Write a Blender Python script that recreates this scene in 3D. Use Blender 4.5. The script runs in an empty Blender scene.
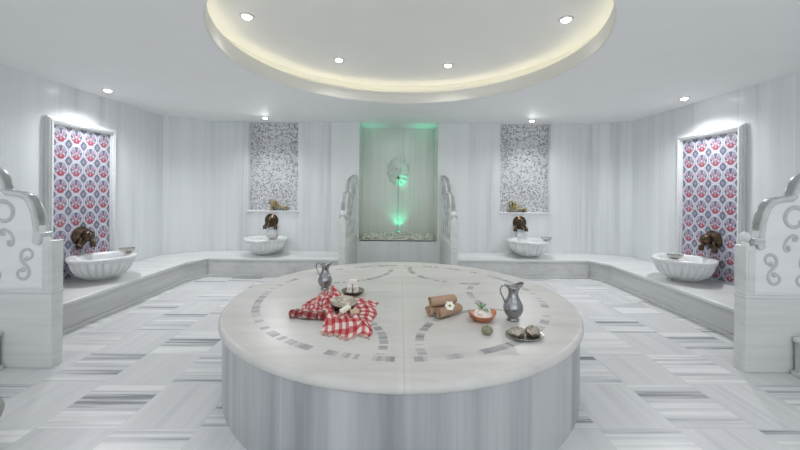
import bpy, math, random
from math import sin, cos, pi, sqrt, atan2, exp, hypot
from mathutils import Vector, Matrix
random.seed(7)
SC = bpy.context.scene
COL = SC.collection

# ------------------------------------------------------------------ camera model
F, HX, HY, ROLL, CZ = 352.0, 400.0, 190.0, 0.008, 1.40
def at(px, py, z):
    """world point on the horizontal plane z seen at a photo pixel"""
    dx, dy = px-HX, py-HY
    x, y = dx+ROLL*dy, dy-ROLL*dx
    Y = F*(CZ-z)/y
    return Vector((x/F*Y, Y, z))

# ------------------------------------------------------------------ node helper
class V:
    """socket / number wrapper with arithmetic"""
    def __init__(s, nt, k): s.nt, s.k = nt, k
    def _m(s, op, *a):
        n = s.nt.nodes.new('ShaderNodeMath'); n.operation = op
        for i, q in enumerate((s,)+a):
            q = q.k if isinstance(q, V) else q
            if isinstance(q, (int, float)): n.inputs[i].default_value = q
            else: s.nt.links.new(q, n.inputs[i])
        return V(s.nt, n.outputs[0])
    def __add__(s, o): return s._m('ADD', o)
    __radd__ = __add__
    def __sub__(s, o): return s._m('SUBTRACT', o)
    def __rsub__(s, o): return V(s.nt, o)._m('SUBTRACT', s)
    def __mul__(s, o): return s._m('MULTIPLY', o)
    __rmul__ = __mul__
    def __truediv__(s, o): return s._m('DIVIDE', o)
    def floor(s): return s._m('FLOOR')
    def frac(s): return s._m('FRACT')
    def abs(s): return s._m('ABSOLUTE')
    def sin(s): return s._m('SINE')
    def cos(s): return s._m('COSINE')
    def sqrt(s): return s._m('SQRT')
    def lt(s, o): return s._m('LESS_THAN', o)
    def gt(s, o): return s._m('GREATER_THAN', o)
    def mod(s, o): return s._m('FLOORED_MODULO', o)
    def max(s, o): return s._m('MAXIMUM', o)
    def min(s, o): return s._m('MINIMUM', o)
    def atan2(s, o): return s._m('ARCTAN2', o)
    def pow(s, o): return s._m('POWER', o)

class Mat:
    def __init__(s, name, rough=.5, metal=0.0, spec=.5):
        s.m = bpy.data.materials.new(name); s.m.use_nodes = True
        s.nt = s.m.node_tree
        s.b = s.nt.nodes['Principled BSDF']
        s.b.inputs['Roughness'].default_value = rough
        s.b.inputs['Metallic'].default_value = metal
        s.b.inputs['Specular IOR Level'].default_value = spec
    def coord(s, kind='Object'):
        n = s.nt.nodes.new('ShaderNodeTexCoord')
        x = s.nt.nodes.new('ShaderNodeSeparateXYZ')
        s.nt.links.new(n.outputs[kind], x.inputs[0])
        return [V(s.nt, x.outputs[i]) for i in range(3)]
    def val(s, f): return V(s.nt, f)
    def vec(s, x, y, z=0.0):
        c = s.nt.nodes.new('ShaderNodeCombineXYZ')
        for i, q in enumerate((x, y, z)):
            if isinstance(q, V): s.nt.links.new(q.k, c.inputs[i])
            else: c.inputs[i].default_value = q
        return c.outputs[0]
    def noise(s, vec, scale=1, detail=3, rough=.55, dist=0):
        n = s.nt.nodes.new('ShaderNodeTexNoise')
        n.inputs['Scale'].default_value = scale; n.inputs['Detail'].default_value = detail
        n.inputs['Roughness'].default_value = rough; n.inputs['Distortion'].default_value = dist
        s.nt.links.new(vec, n.inputs['Vector'])
        return V(s.nt, n.outputs[0])
    def white(s, vec):
        n = s.nt.nodes.new('ShaderNodeTexWhiteNoise'); n.noise_dimensions = '3D'
        s.nt.links.new(vec, n.inputs['Vector'])
        return V(s.nt, n.outputs['Value'])
    def ramp(s, fac, stops):
        n = s.nt.nodes.new('ShaderNodeValToRGB')
        e = n.color_ramp.elements
        while len(e) > 1: e.remove(e[-1])
        for i, (p, c) in enumerate(stops):
            q = e[0] if i == 0 else e.new(p)
            q.position = p; q.color = (*c, 1)
        s.nt.links.new(fac.k, n.inputs[0])
        return n.outputs[0]
    def mix(s, fac, a, b):
        n = s.nt.nodes.new('ShaderNodeMix'); n.data_type = 'RGBA'
        if isinstance(fac, V): s.nt.links.new(fac.k, n.inputs[0])
        else: n.inputs[0].default_value = fac
        for i, q in ((6, a), (7, b)):
            if isinstance(q, tuple): n.inputs[i].default_value = (*q, 1)
            else: s.nt.links.new(q, n.inputs[i])
        return n.outputs[2]
    def color(s, c):
        if isinstance(c, tuple): s.b.inputs['Base Color'].default_value = (*c, 1)
        else: s.nt.links.new(c, s.b.inputs['Base Color'])
        return s
    def rough(s, v):
        s.nt.links.new(v.k, s.b.inputs['Roughness']); return s
    def bump(s, h, strength=.3, dist=.01):
        n = s.nt.nodes.new('ShaderNodeBump'); n.inputs['Strength'].default_value = strength
        n.inputs['Distance'].default_value = dist
        s.nt.links.new(h.k, n.inputs['Height']); s.nt.links.new(n.outputs[0], s.b.inputs['Normal'])
        return s
    def emit(s, c, k):
        s.b.inputs['Emission Color'].default_value = (*c, 1); s.b.inputs['Emission Strength'].default_value = k
        return s

def plain(name, c, rough=.5, metal=0.0, var=.06, scale=30, bump=0):
    m = Mat(name, rough, metal)
    x, y, z = m.coord()
    n = m.noise(m.vec(x, y, z), scale, 3)
    lo = tuple(max(0, q*(1-var)) for q in c); hi = tuple(min(1, q*(1+var)) for q in c)
    m.color(m.ramp(n, [(.3, lo), (.7, hi)]))
    if bump: m.bump(n, bump, .01)
    return m.m

def emitmat(name, c, k):
    m = Mat(name); m.color(c); m.emit(c, k); return m.m

def wall_marble(name, light, mid, dark, panel=.62, rough=.22, freq=5.0, joint=True):
    """vertical veined slabs; UV.x runs along the wall in metres, UV.y up"""
    m = Mat(name, rough)
    u, v, _ = m.coord('UV')
    p = (u/panel).floor()
    r = m.white(m.vec(p, 3.0, 1.0))
    n = m.noise(m.vec(u*freq+r*61.0, v*.22, r*9.0), 1, 5, .62, .15)
    n2 = m.noise(m.vec(u*freq*4+r*31.0, v*.35, 2.0), 1, 3, .6)
    fac = n*.78+n2*.16+(r-.5)*.24
    c = m.ramp(fac, [(.28, dark), (.40, mid), (.54, light), (.75, tuple(min(1, q*1.03) for q in light))])
    if joint:
        f = (u/panel).frac()
        j = f.lt(.006)
        c = m.mix(j*.45, c, tuple(q*.55 for q in mid))
    return m.color(c).m

def obj_marble(name, light, mid, dark, cross=0, along=2, freq=7.0, rough=.25, amount=1.0):
    """veined stone in object coordinates: veins run along one axis"""
    m = Mat(name, rough)
    co = m.coord()
    third = 3-cross-along
    n = m.noise(m.vec(co[cross]*freq, co[along]*.5, co[third]*.8*freq), 1, 5, .6, .2)
    n2 = m.noise(m.vec(co[cross]*freq*3.5, co[along]*.8, co[third]*freq), 1, 3, .6)
    c = m.ramp(n*.7+n2*.3, [(.30, dark), (.42, mid), (.55, light)])
    return m.color(c).m

# ------------------------------------------------------------------ mesh helper
class MB:
    def __init__(s): s.v, s.f, s.uv, s.mi, s.k = [], [], [], [], 0
    def add(s, vs, fs, uvs=None, mi=None):
        o = len(s.v); s.v += [tuple(p) for p in vs]
        for i, f in enumerate(fs):
            s.f.append([o+q for q in f]); s.uv.append(uvs[i] if uvs else None)
            s.mi.append(s.k if mi is None else mi)
        return s
    def quad(s, p, uv=None, mi=None): return s.add(p, [list(range(len(p)))], [uv] if uv else None, mi)
    def box(s, x0, x1, y0, y1, z0, z1):
        vs = [(x, y, z) for x in (x0, x1) for y in (y0, y1) for z in (z0, z1)]
        return s.add(vs, [(0,1,3,2),(4,6,7,5),(0,4,5,1),(2,3,7,6),(0,2,6,4),(1,5,7,3)])
    def prism(s, pts, a, b, axis='y'):
        """polygon pts extruded between a and b; axis y: pts=(x,z); axis z: pts=(x,y)"""
        n = len(pts)
        g = (lambda p, t: (p[0], t, p[1])) if axis == 'y' else (lambda p, t: (p[0], p[1], t))
        vs = [g(p, a) for p in pts]+[g(p, b) for p in pts]
        fs = [list(range(n)), list(range(2*n-1, n-1, -1))]+[(i, i+n, (i+1) % n+n, (i+1) % n) for i in range(n)]
        return s.add(vs, fs)
    def lathe(s, prof, n=48, mod=None, c=(0, 0, 0), rx=1, ry=1):
        """prof = (r,z) list; mod(theta, r, z, i) -> (r, z)"""
        rows = []
        vs = []
        for i, (r, z) in enumerate(prof):
            if r <= 1e-6:
                rows.append([len(vs)]); vs.append((c[0], c[1], c[2]+z)); continue
            row = []
            for k in range(n):
                t = 2*pi*k/n
                R, Z = mod(t, r, z, i) if mod else (r, z)
                row.append(len(vs)); vs.append((c[0]+R*cos(t)*rx, c[1]+R*sin(t)*ry, c[2]+Z))
            rows.append(row)
        fs = []
        for a, b in zip(rows, rows[1:]):
            if len(a) == 1 and len(b) == 1: continue
            for k in range(n):
                q = (k+1) % n
                if len(a) == 1: fs.append((a[0], b[q], b[k]))
                elif len(b) == 1: fs.append((a[k], a[q], b[0]))
                else: fs.append((a[k], a[q], b[q], b[k]))
        return s.add(vs, fs)
    def tube(s, path, r, n=8, sq=None, closed=False):
        """sweep a circle along path; r number or list; sq=(axis vector, factor) squashes"""
        path = [Vector(p) for p in path]; m = len(path)
        rr = r if isinstance(r, (list, tuple)) else [r]*m
        up = Vector((0, 0, 1)); vs = []; prev = None
        for i, p in enumerate(path):
            if closed: t = path[(i+1) % m]-path[i-1]
            else: t = path[min(i+1, m-1)]-path[max(i-1, 0)]
            t.normalize()
            if prev is None:
                a = t.cross(up)
                if a.length < .05: a = t.cross(Vector((0, 1, 0)))
            else: a = prev-t*prev.dot(t)
            a.normalize(); prev = a.copy(); b = t.cross(a)
            for k in range(n):
                d = a*cos(2*pi*k/n)+b*sin(2*pi*k/n)
                if sq: d = d-sq[0]*d.dot(sq[0])*(1-sq[1])
                vs.append(p+d*rr[i])
        fs = []
        for i in range(m if closed else m-1):
            j = (i+1) % m
            for k in range(n):
                q = (k+1) % n
                fs.append((i*n+k, i*n+q, j*n+q, j*n+k))
        if not closed:
            fs.append(tuple(range(n-1, -1, -1))); fs.append(tuple((m-1)*n+k for k in range(n)))
        return s.add(vs, fs)
    def ell(s, c, r, n=16, m=10):
        return s.lathe([(sin(pi*i/m), -cos(pi*i/m)*r[2]) for i in range(m+1)], n, c=c, rx=r[0], ry=r[1])
    def grid(s, fn, nu, nv, uvf=None):
        vs = [fn(i/nu, j/nv) for j in range(nv+1) for i in range(nu+1)]
        fs, uvs = [], []
        for j in range(nv):
            for i in range(nu):
                a = j*(nu+1)+i; fs.append((a, a+1, a+nu+2, a+nu+1))
                if uvf: uvs.append([uvf(x, y) for x, y in ((i/nu, j/nv), ((i+1)/nu, j/nv), ((i+1)/nu, (j+1)/nv), (i/nu, (j+1)/nv))])
        return s.add(vs, fs, uvs if uvf else None)
    def build(s, name, mats, parent=None, smooth=False, bevel=0, seg=2, fix=True):
        me = bpy.data.meshes.new(name); me.from_pydata(s.v, [], s.f); me.validate()
        for m in (mats if isinstance(mats, (list, tuple)) else [mats]): me.materials.append(m)
        for p, k in zip(me.polygons, s.mi): p.material_index = k
        if any(s.uv):
            l = me.uv_layers.new(name='UVMap')
            for p, u in zip(me.polygons, s.uv):
                if u:
                    for q, c in zip(p.loop_indices, u): l.data[q].uv = c
        if fix:
            import bmesh
            b = bmesh.new(); b.from_mesh(me); bmesh.ops.recalc_face_normals(b, faces=b.faces); b.to_mesh(me); b.free()
        if smooth:
            for p in me.polygons: p.use_smooth = True
            if smooth != 'all':
                try: me.set_sharp_from_angle(angle=math.radians(40))
                except Exception: pass
        o = bpy.data.objects.new(name, me); COL.objects.link(o)
        if parent: o.parent = parent
        if bevel:
            d = o.modifiers.new('Bevel', 'BEVEL'); d.width = bevel; d.segments = seg; d.limit_method = 'ANGLE'
        return o

def tag(o, label, cat, group=None, kind=None):
    o['label'] = label; o['category'] = cat
    if group: o['group'] = group
    if kind: o['kind'] = kind
    return o
def thing(name, label, cat, loc=(0, 0, 0), rz=0, group=None):
    o = bpy.data.objects.new(name, None); COL.objects.link(o); o.empty_display_size = .1
    o.location = loc; o.rotation_euler = (0, 0, rz)
    return tag(o, label, cat, group)
def struct(o): o['kind'] = 'structure'; return o
def dup(root, loc, rz, label):
    r = root.copy(); COL.objects.link(r); r.location = loc; r.rotation_euler = (0, 0, rz); r['label'] = label
    for ch in list(root.children):
        c = ch.copy(); COL.objects.link(c); c.parent = r
        for g in list(ch.children):
            d = g.copy(); COL.objects.link(d); d.parent = c
    return r

# ------------------------------------------------------------------ materials
W = wall_marble('wall_marble', (.785, .81, .82), (.73, .755, .77), (.62, .645, .665))
WN = wall_marble('niche_marble', (.80, .83, .785), (.71, .745, .70), (.50, .55, .51), panel=.72, freq=6)
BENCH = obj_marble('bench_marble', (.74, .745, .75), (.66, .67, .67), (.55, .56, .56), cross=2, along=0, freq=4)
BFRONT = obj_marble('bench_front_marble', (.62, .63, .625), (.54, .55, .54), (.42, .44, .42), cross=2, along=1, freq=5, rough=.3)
SCREEN = obj_marble('screen_marble', (.86, .87, .87), (.81, .82, .82), (.70, .71, .71), cross=2, along=0, freq=3, rough=.3)
SBASE = obj_marble('screen_base_marble', (.72, .73, .725), (.65, .66, .655), (.55, .56, .55), cross=2, along=0, freq=6, rough=.3)
RIM = obj_marble('screen_rim_marble', (.66, .67, .68), (.58, .59, .60), (.44, .45, .47), cross=2, along=0, freq=9, rough=.25)
CARVE = plain('carved_marble', (.56, .57, .57), .35)
BASIN = obj_marble('basin_marble', (.78, .79, .80), (.73, .74, .75), (.62, .63, .65), cross=0, along=2, freq=14, rough=.2)
FRAME = plain('frame_marble', (.72, .73, .74), .3)
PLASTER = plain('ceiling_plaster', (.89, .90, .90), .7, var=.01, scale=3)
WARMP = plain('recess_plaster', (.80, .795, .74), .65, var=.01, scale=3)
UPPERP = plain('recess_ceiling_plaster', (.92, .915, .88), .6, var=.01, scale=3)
BRONZE = plain('aged_bronze', (.105, .075, .05), .34, .9, var=.3, scale=60)
GOLD = plain('gilded_brass', (.42, .35, .17), .35, .9, var=.2, scale=50)
SILVER = plain('tinned_silver', (.55, .53, .50), .25, .95, var=.15, scale=60)
PEWTER = plain('polished_pewter', (.33, .335, .345), .22, .97, var=.15, scale=25)
COPPER = plain('copper', (.62, .25, .13), .35, .7, var=.15, scale=30)
OLDMETAL = plain('tarnished_tin', (.25, .22, .17), .35, .9, var=.45, scale=90, bump=.4)
SOAP = plain('olive_soap', (.84, .80, .70), .5, var=.05)
WSOAP = plain('white_soap', (.86, .85, .80), .5, var=.04)
SOAP2 = plain('brown_soap', (.62, .50, .33), .5, var=.05)
CREAM = plain('white_foam', (.86, .80, .74), .6, var=.08, scale=60, bump=.4)
LEAF = plain('mint_leaf', (.16, .30, .16), .5, var=.2)
PETAL = plain('white_petal', (.88, .87, .78), .5, var=.04)
FLCENTER = plain('flower_centre', (.20, .24, .07), .6, var=.3, scale=200)
TERRY = plain('brown_terry', (.47, .31, .215), .95, var=.18, scale=140, bump=.6)
STOOL = plain('stool_stone', (.30, .31, .28), .4)
LAMP = emitmat('lamp_glow', (1, .98, .95), 20)
LEDM = emitmat('led_glow', (1, .955, .84), 5.5)
CHROME = plain('lamp_trim', (.62, .61, .60), .35, .4, var=.03)
PEBBLE = plain('white_pebble', (.80, .77, .68), .5, var=.35, scale=14)
WATER = Mat('running_water', .05); WATER.color((.55, .75, .68)); WATER.b.inputs['Transmission Weight'].default_value = .8
WATER.b.inputs['IOR'].default_value = 1.33; WATER = WATER.m
GLAMP = emitmat('green_lens', (.08, 1, .55), 5)

# floor: checkerboard of square slabs, veins turned by a quarter from one to the next
def floor_mat():
    m = Mat('floor_marble', .30)
    x, y, _ = m.coord()
    a = .012
    X = x*cos(a)+y*sin(a); Y = y*cos(a)-x*sin(a)
    T = .47
    px, py = (X+2.08+T*20)/T, (Y-2.065+T*20)/T
    i, j = px.floor(), py.floor(); fx, fy = px.frac(), py.frac()
    par = (i+j).mod(2.0)                       # 0 -> stripes along X
    r = m.white(m.vec(i, j, .5)); r2 = m.white(m.vec(i, j, 7.5))
    cross = fy*(1-par)+fx*par
    along = fx*(1-par)+fy*par
    n = m.noise(m.vec(cross*2.6+r*53.0, along*.12, r2*17.0), 1, 4, .62, .05)
    n2 = m.noise(m.vec(cross*9.0+r2*71.0, along*.18, r*11.0), 1, 4, .65, .05)
    calm = par*1.75+r2*.35                      # lengthwise slabs are quieter
    fac = n*.45+n2*.55
    fac = .535+(fac-.5)*(2.75-calm)
    c = m.ramp(fac, [(.24, (.135, .14, .165)), (.31, (.26, .27, .30)), (.38, (.50, .51, .535)), (.50, (.635, .645, .66)), (.66, (.80, .80, .80))])
    tone = m.mix((r-.5).abs()*.5, c, (.60, .605, .62))
    tone = m.mix(par*.35, tone, (.60, .605, .62))
    g = fx.lt(.008).max(fy.lt(.008))
    return m.color(m.mix(g*.35, tone, (.40, .40, .42))).m
FLOOR = floor_mat()

def top_mat():
    m = Mat('table_top_marble', .36, 0, .35)
    x, y, z = m.coord()
    n = m.noise(m.vec(x*1.2, y*7.0, z), 1, 5, .6, .3)
    n2 = m.noise(m.vec(x*4.0, y*4.0, z), 1, 3, .6)
    c = m.ramp(n*.75+n2*.25, [(.30, (.52, .508, .488)), (.44, (.592, .58, .56)), (.56, (.645, .632, .61))])
    seam = (x-.012).abs().lt(.0035)
    strip = (x-.012).abs().lt(.03)
    c = m.mix(strip*.35, c, (.66, .655, .63))
    c = m.mix(seam*.5, c, (.50, .45, .38))
    for ang in (.62, -.62):                     # radial slab joints
        d = (x*sin(ang)-y*cos(ang)).abs().lt(.0025)
        rr = (x*x+y*y).sqrt().gt(1.17)
        c = m.mix(d*rr*.35, c, (.5, .5, .48))
    # mosaic inlay: an outer ring of small stones and six lobes cut off by it
    R0, LR, LC = 1.12, .60, 1.18
    rad = (x*x+y*y).sqrt(); gap = x.abs().gt(.035)
    def dashes(cx, cy, r, w, inside, seed):
        dx, dy = x-cx, y-cy
        dist = (dx*dx+dy*dy).sqrt()
        on_ = (dist-r).abs().lt(w/2)*inside
        sarc = dy.atan2(dx)*r+10.0
        cell = (sarc/.024).floor()
        tone = m.white(m.vec(cell, seed, 3.0))
        run = m.noise(m.vec((cell*.024)*11.0, seed*7.0, .5), 1, 1)
        show = run.gt(.415)*tone.gt(.10)
        dark = (run-.475)*2.2+tone*.55
        return on_*show, dark
    cents = [(LC*cos(math.radians(q)), LC*sin(math.radians(q))) for q in (0, 53.6, 126.4, 180, 233.6, 306.4)]
    dd = [((x-cx)*(x-cx)+(y-cy)*(y-cy)).sqrt() for cx, cy in cents]
    k_all, d_all = dashes(0, 0, R0, .056, gap, 1.3)
    for i, (cx, cy) in enumerate(cents):
        ins = rad.lt(R0-.045)*(x*(1 if cx > 0 else -1)).gt(.05)
        for j in range(6):
            if j != i and (cx > 0) == (cents[j][0] > 0): ins = ins*dd[j].gt(LR-.03)
        k, d = dashes(cx, cy, LR, .050, ins, 2.1+i)
        d_all = d_all+(d-d_all)*k; k_all = k_all.max(k)
    stone = m.ramp(d_all, [(.12, (.50, .495, .49)), (.4, (.36, .36, .365)), (.8, (.21, .21, .22))])
    c = m.mix(k_all*.9, c, stone)
    return m.color(c).m
TOP = top_mat()

def side_mat():
    m = Mat('table_side_marble', .28)
    x, y, z = m.coord()
    ang = y.atan2(x)*1.32+19.881
    pn = .43
    p = (ang/pn).floor(); r = m.white(m.vec(p, 2.0, 4.0))
    n = m.noise(m.vec(ang*6.0+r*47.0, z*.25, r*5.0), 1, 5, .6, .1)
    n2 = m.noise(m.vec(ang*22.0, z*.3, 1.0), 1, 3, .6)
    c = m.ramp(n*.8+n2*.12+.02+(r-.5)*.22, [(.27, (.27, .283, .30)), (.40, (.385, .40, .415)), (.55, (.50, .515, .525))])
    j = (ang/pn).frac().lt(.008)
    return m.color(m.mix(j*.4, c, (.36, .36, .37))).m
SIDE = side_mat()

def tile_mat():
    """painted tiles 0.2 m square: white ogee ring, red palmette with dark leaves, blue corners"""
    m = Mat('painted_tile', .2)
    u, v, _ = m.coord('UV')
    tu, tv = u.frac(), v.frac()
    a = tu-.5; b = tv
    bb = b-.5
    e = ((a/.485)*(a/.485)+(bb/.515)*(bb/.515)).sqrt()
    # palmette: dark leaves fan out from a red heart low in the oval
    qx, qy = a, b-.25
    rho = (qx*qx+qy*qy).sqrt(); th = qx.atan2(qy)
    leaf = (th*6.6).cos()
    navy, red, white, lav = (.05, .06, .13), (.34, .035, .06), (.60, .60, .66), (.33, .33, .43)
    e = ((a/.47)*(a/.47)+(bb/.51)*(bb/.51)).sqrt()
    c = m.mix(e.lt(.85), white, lav)
    L0 = leaf.gt(.0)*rho.gt(.22)*rho.lt(.68)*e.lt(.84)*(th.abs().lt(2.0))
    c = m.mix(L0*.6, c, (.74, .70, .78))
    L1 = leaf.gt(.30)*rho.gt(.29)*rho.lt(.64)*e.lt(.82)*(th.abs().lt(1.8))
    c = m.mix(L1*.88, c, navy)
    L2 = (leaf*-1.0).gt(.35)*rho.gt(.15)*rho.lt(.46)*e.lt(.82)*(th.abs().lt(2.1))
    c = m.mix(L2*.75, c, (.42, .12, .17))
    core = ((qx/.22)*(qx/.22)+((qy+.01)/.15)*((qy+.01)/.15)).lt(1.0)
    c = m.mix(core*.92, c, red)
    core2 = ((qx/.05)*(qx/.05)+((qy-.04)/.07)*((qy-.04)/.07)).lt(1.0)
    c = m.mix(core2*.5, c, (.75, .55, .58))
    # small blue-grey flowers where four ovals meet
    out = e.gt(1.0)
    cx, cy = (a.abs()-.5), (bb.abs()-.5)
    cr = (cx*cx*1.2+cy*cy*.8).sqrt()
    c = m.mix(out*.6, c, (.30, .32, .40))
    c = m.mix(out*cr.lt(.23)*.9, c, (.085, .095, .16))
    c = m.mix(out*cr.lt(.05)*.6, c, (.55, .50, .60))
    c = m.mix(out*cr.gt(.09)*cr.lt(.115)*.5, c, (.45, .45, .55))
    edge = a.abs().gt(.488)*e.lt(1.2)
    c = m.mix(edge*.55, c, (.10, .12, .20))
    n = m.noise(m.vec(u.floor(), v.floor(), 2.0), 3.7, 0)
    c = m.mix(n*.16, c, (.70, .68, .74))
    return m.color(c).m
TILE = tile_mat()

def mosaic_mat():
    m = Mat('mosaic', .3)
    u, v, _ = m.coord('UV')
    s = .0215
    i, j = (u/s).floor(), (v/s).floor()
    r = m.white(m.vec(i, j, 1.0)); big = m.noise(m.vec(u, v, 0.0), 3.0, 2)
    grad = v*.10                               # darker stones get denser toward the top
    k = r+(big-.5)*.25-grad*.6
    c = m.ramp(k, [(.0, (.22, .22, .24)), (.14, (.28, .28, .30)), (.20, (.42, .43, .45)), (.38, (.50, .51, .53)), (.46, (.59, .60, .62)), (.66, (.64, .65, .67)), (1, (.70, .71, .73))])
    g = (u/s).frac().lt(.1).max((v/s).frac().lt(.1))
    return m.color(m.mix(g*.7, c, (.60, .60, .62))).m
MOSAIC = mosaic_mat()

def check_mat(name, k=1.0):
    m = Mat(name, .92, 0, .2)
    u, v, _ = m.coord('UV')
    P = .062
    u, v = u*.97+v*.22, v*.97-u*.22
    A = (u/P).frac().gt(.5); B = (v/P).frac().gt(.5)
    s = A+B
    c = m.mix(s.gt(.5), (.80*k, .74*k, .70*k), (.60*k, .19*k, .19*k))
    c = m.mix(s.gt(1.5), c, (.43*k, .04*k, .055*k))
    w = m.noise(m.vec(u*500.0, v*500.0, 0.0), 1, 2)
    c = m.mix(w*.18, c, (.30*k, .08*k, .08*k))
    return m.color(c).bump(w, .3, .002).m
CHECK = check_mat('red_check_cotton'); CHECKD = check_mat('red_check_cotton_bunched', .9)

# ------------------------------------------------------------------ room shell
ZC, ZU = 2.61, 2.90                     # flat ceiling, ceiling inside the round recess
XL, XR, YB, YN, YR = -3.97, 3.97, 6.30, 6.95, -1.8
def wall(name, strips, mat):
    mb = MB(); 
    for (x0, y0, x1, y1, z0, z1, u0) in strips:
        L = hypot(x1-x0, y1-y0)
        mb.quad([(x0, y0, z0), (x1, y1, z0), (x1, y1, z1), (x0, y0, z1)], [(u0, z0), (u0+L, z0), (u0+L, z1), (u0, z1)])
    return struct(mb.build(name, mat, fix=False))
NL, NR = -.734, .671                    # fountain niche
ML0, ML1, MR0, MR1, MZ = -2.72, -1.83, 1.79, 2.69, 1.015
wall('wall_left', [(XL, YR, XL, 5.88, 0, ZC, .3)], W)
wall('wall_right', [(XR, 6.0, XR, YR, 0, ZC, 11.17)], W)
wall('wall_back_left', [(XL, 5.88, -3.40, YB, 0, ZC, 9.3)], W)
wall('wall_back_right', [(3.43, YB, XR, 6.0, 0, ZC, 31.0)], W)
wall('wall_back', [(-3.40, YB, ML0, YB, 0, ZC, 40.0), (ML0, YB, ML1, YB, 0, MZ, 40.68), (ML1, YB, NL, YB, 0, ZC, 41.57),
                   (NL, YB, NR, YB, 0, .50, 42.67), (NR, YB, MR0, YB, 0, ZC, 44.07), (MR0, YB, MR1, YB, 0, MZ, 45.2), (MR1, YB, 3.43, YB, 0, ZC, 46.1)], W)
wall('wall_rear', [(XR, YR, XL, YR, 0, ZC, 60.0)], W)
wall('wall_niche_left', [(NL, YB, NL, YN, .3, ZC, 70.0)], WN)
wall('wall_niche_back', [(NL, YN, NR, YN, .3, ZC, 71.0)], WN)
wall('wall_niche_right', [(NR, YN, NR, YB, .3, ZC, 73.0)], WN)
mb = MB(); mb.quad([(-4.6, YR-.2, 0), (4.6, YR-.2, 0), (4.6, 7.2, 0), (-4.6, 7.2, 0)]); struct(mb.build('floor', FLOOR, fix=False))

CX, CY, CR = .06, 3.26, 1.64
N = 96
def ring_pts(r, z, n=N): return [(CX+r*cos(2*pi*k/n), CY+r*sin(2*pi*k/n), z) for k in range(n)]
def rectray(k):
    t = 2*pi*k/N; c, s = cos(t), sin(t)
    x0, x1, y0, y1 = -4.6-CX, 4.6-CX, YR-.2-CY, 7.2-CY
    q = min([(x1 if c > 0 else x0)/c if abs(c) > 1e-9 else 1e9, (y1 if s > 0 else y0)/s if abs(s) > 1e-9 else 1e9])
    return (CX+q*c, CY+q*s, ZC)
def bands(mb, rings):
    vs = [p for r in rings for p in r]; n = N
    fs = [(i*n+k, i*n+(k+1) % n, (i+1)*n+(k+1) % n, (i+1)*n+k) for i in range(len(rings)-1) for k in range(n)]
    mb.add(vs, fs)
mb = MB(); bands(mb, [[rectray(k) for k in range(N)], ring_pts(CR+.012, ZC)])
# close the four corners the ray fan leaves out
for sx, sy in ((1, 1), (-1, 1), (-1, -1), (1, -1)):
    cx, cy = (4.6 if sx > 0 else -4.6), (7.2 if sy > 0 else YR-.2)
    t = math.atan2(cy-CY, cx-CX) % (2*pi); k = int(t/(2*pi)*N)
    mb.quad([rectray(k), (cx, cy, ZC), rectray(k+1)])
struct(mb.build('ceiling', PLASTER, fix=False))
ZL = ZC+.155
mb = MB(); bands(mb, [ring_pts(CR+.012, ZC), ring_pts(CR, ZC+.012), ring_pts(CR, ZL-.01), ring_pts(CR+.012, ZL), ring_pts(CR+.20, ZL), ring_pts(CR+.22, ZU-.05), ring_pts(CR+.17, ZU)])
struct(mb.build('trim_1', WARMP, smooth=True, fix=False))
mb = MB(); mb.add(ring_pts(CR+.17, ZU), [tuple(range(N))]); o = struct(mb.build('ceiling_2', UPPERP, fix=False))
# LED strip lying in the cove
mb = MB(); bands(mb, [ring_pts(CR+.07, ZL+.003), ring_pts(CR+.07, ZL+.012), ring_pts(CR+.085, ZL+.012), ring_pts(CR+.085, ZL+.003)])
tag(mb.build('led_strip', LEDM, fix=False), 'warm glowing light strip hidden in the cove of the round ceiling recess', 'light strip')

# ------------------------------------------------------------------ framed tile panels
def tile_panel(sx, y0, y1, label):
    t = thing('framed_tile_panel', label, 'tile panel', (sx*3.97, (y0+y1)/2, .315), 0, 'framed tile panels')
    w = (y1-y0)/2; H = 2.20-.315; fw = .085
    d = -sx
    mb = MB()
    for g, h, th in ((0.0, fw, .032), (.014, fw-.018, .050), (.030, fw-.036, .058)):
        U = [(-w+g, 0), (-w+g, H-g), (w-g, H-g), (w-g, 0), (w-h, 0), (w-h, H-h), (-w+h, H-h), (-w+h, 0)]
        m = MB(); m.prism(U, 0.0, th, 'z')
        mb.add([(d*z, x, y) for x, y, z in m.v], m.f)
    mb.build('frame', FRAME, t, bevel=.005)
    tw = w-fw; rows = (H-fw)/.2
    mb = MB(); x = d*.012
    ps = [(x, -tw, 0), (x, tw, 0), (x, tw, H-fw), (x, -tw, H-fw)]
    if sx > 0: uv = [(4, 20-rows), (0, 20-rows), (0, 20), (4, 20)]
    else: uv = [(0, 20-rows), (4, 20-rows), (4, 20), (0, 20)]
    mb.quad(ps, uv); mb.build('tile_field', TILE, t, fix=False)
    return t
tile_panel(-1, 3.92, 4.88, 'white framed panel of red and blue floral tiles on the left wall')
tile_panel(1, 4.03, 5.01, 'white framed panel of red and blue floral tiles on the right wall')

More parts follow.
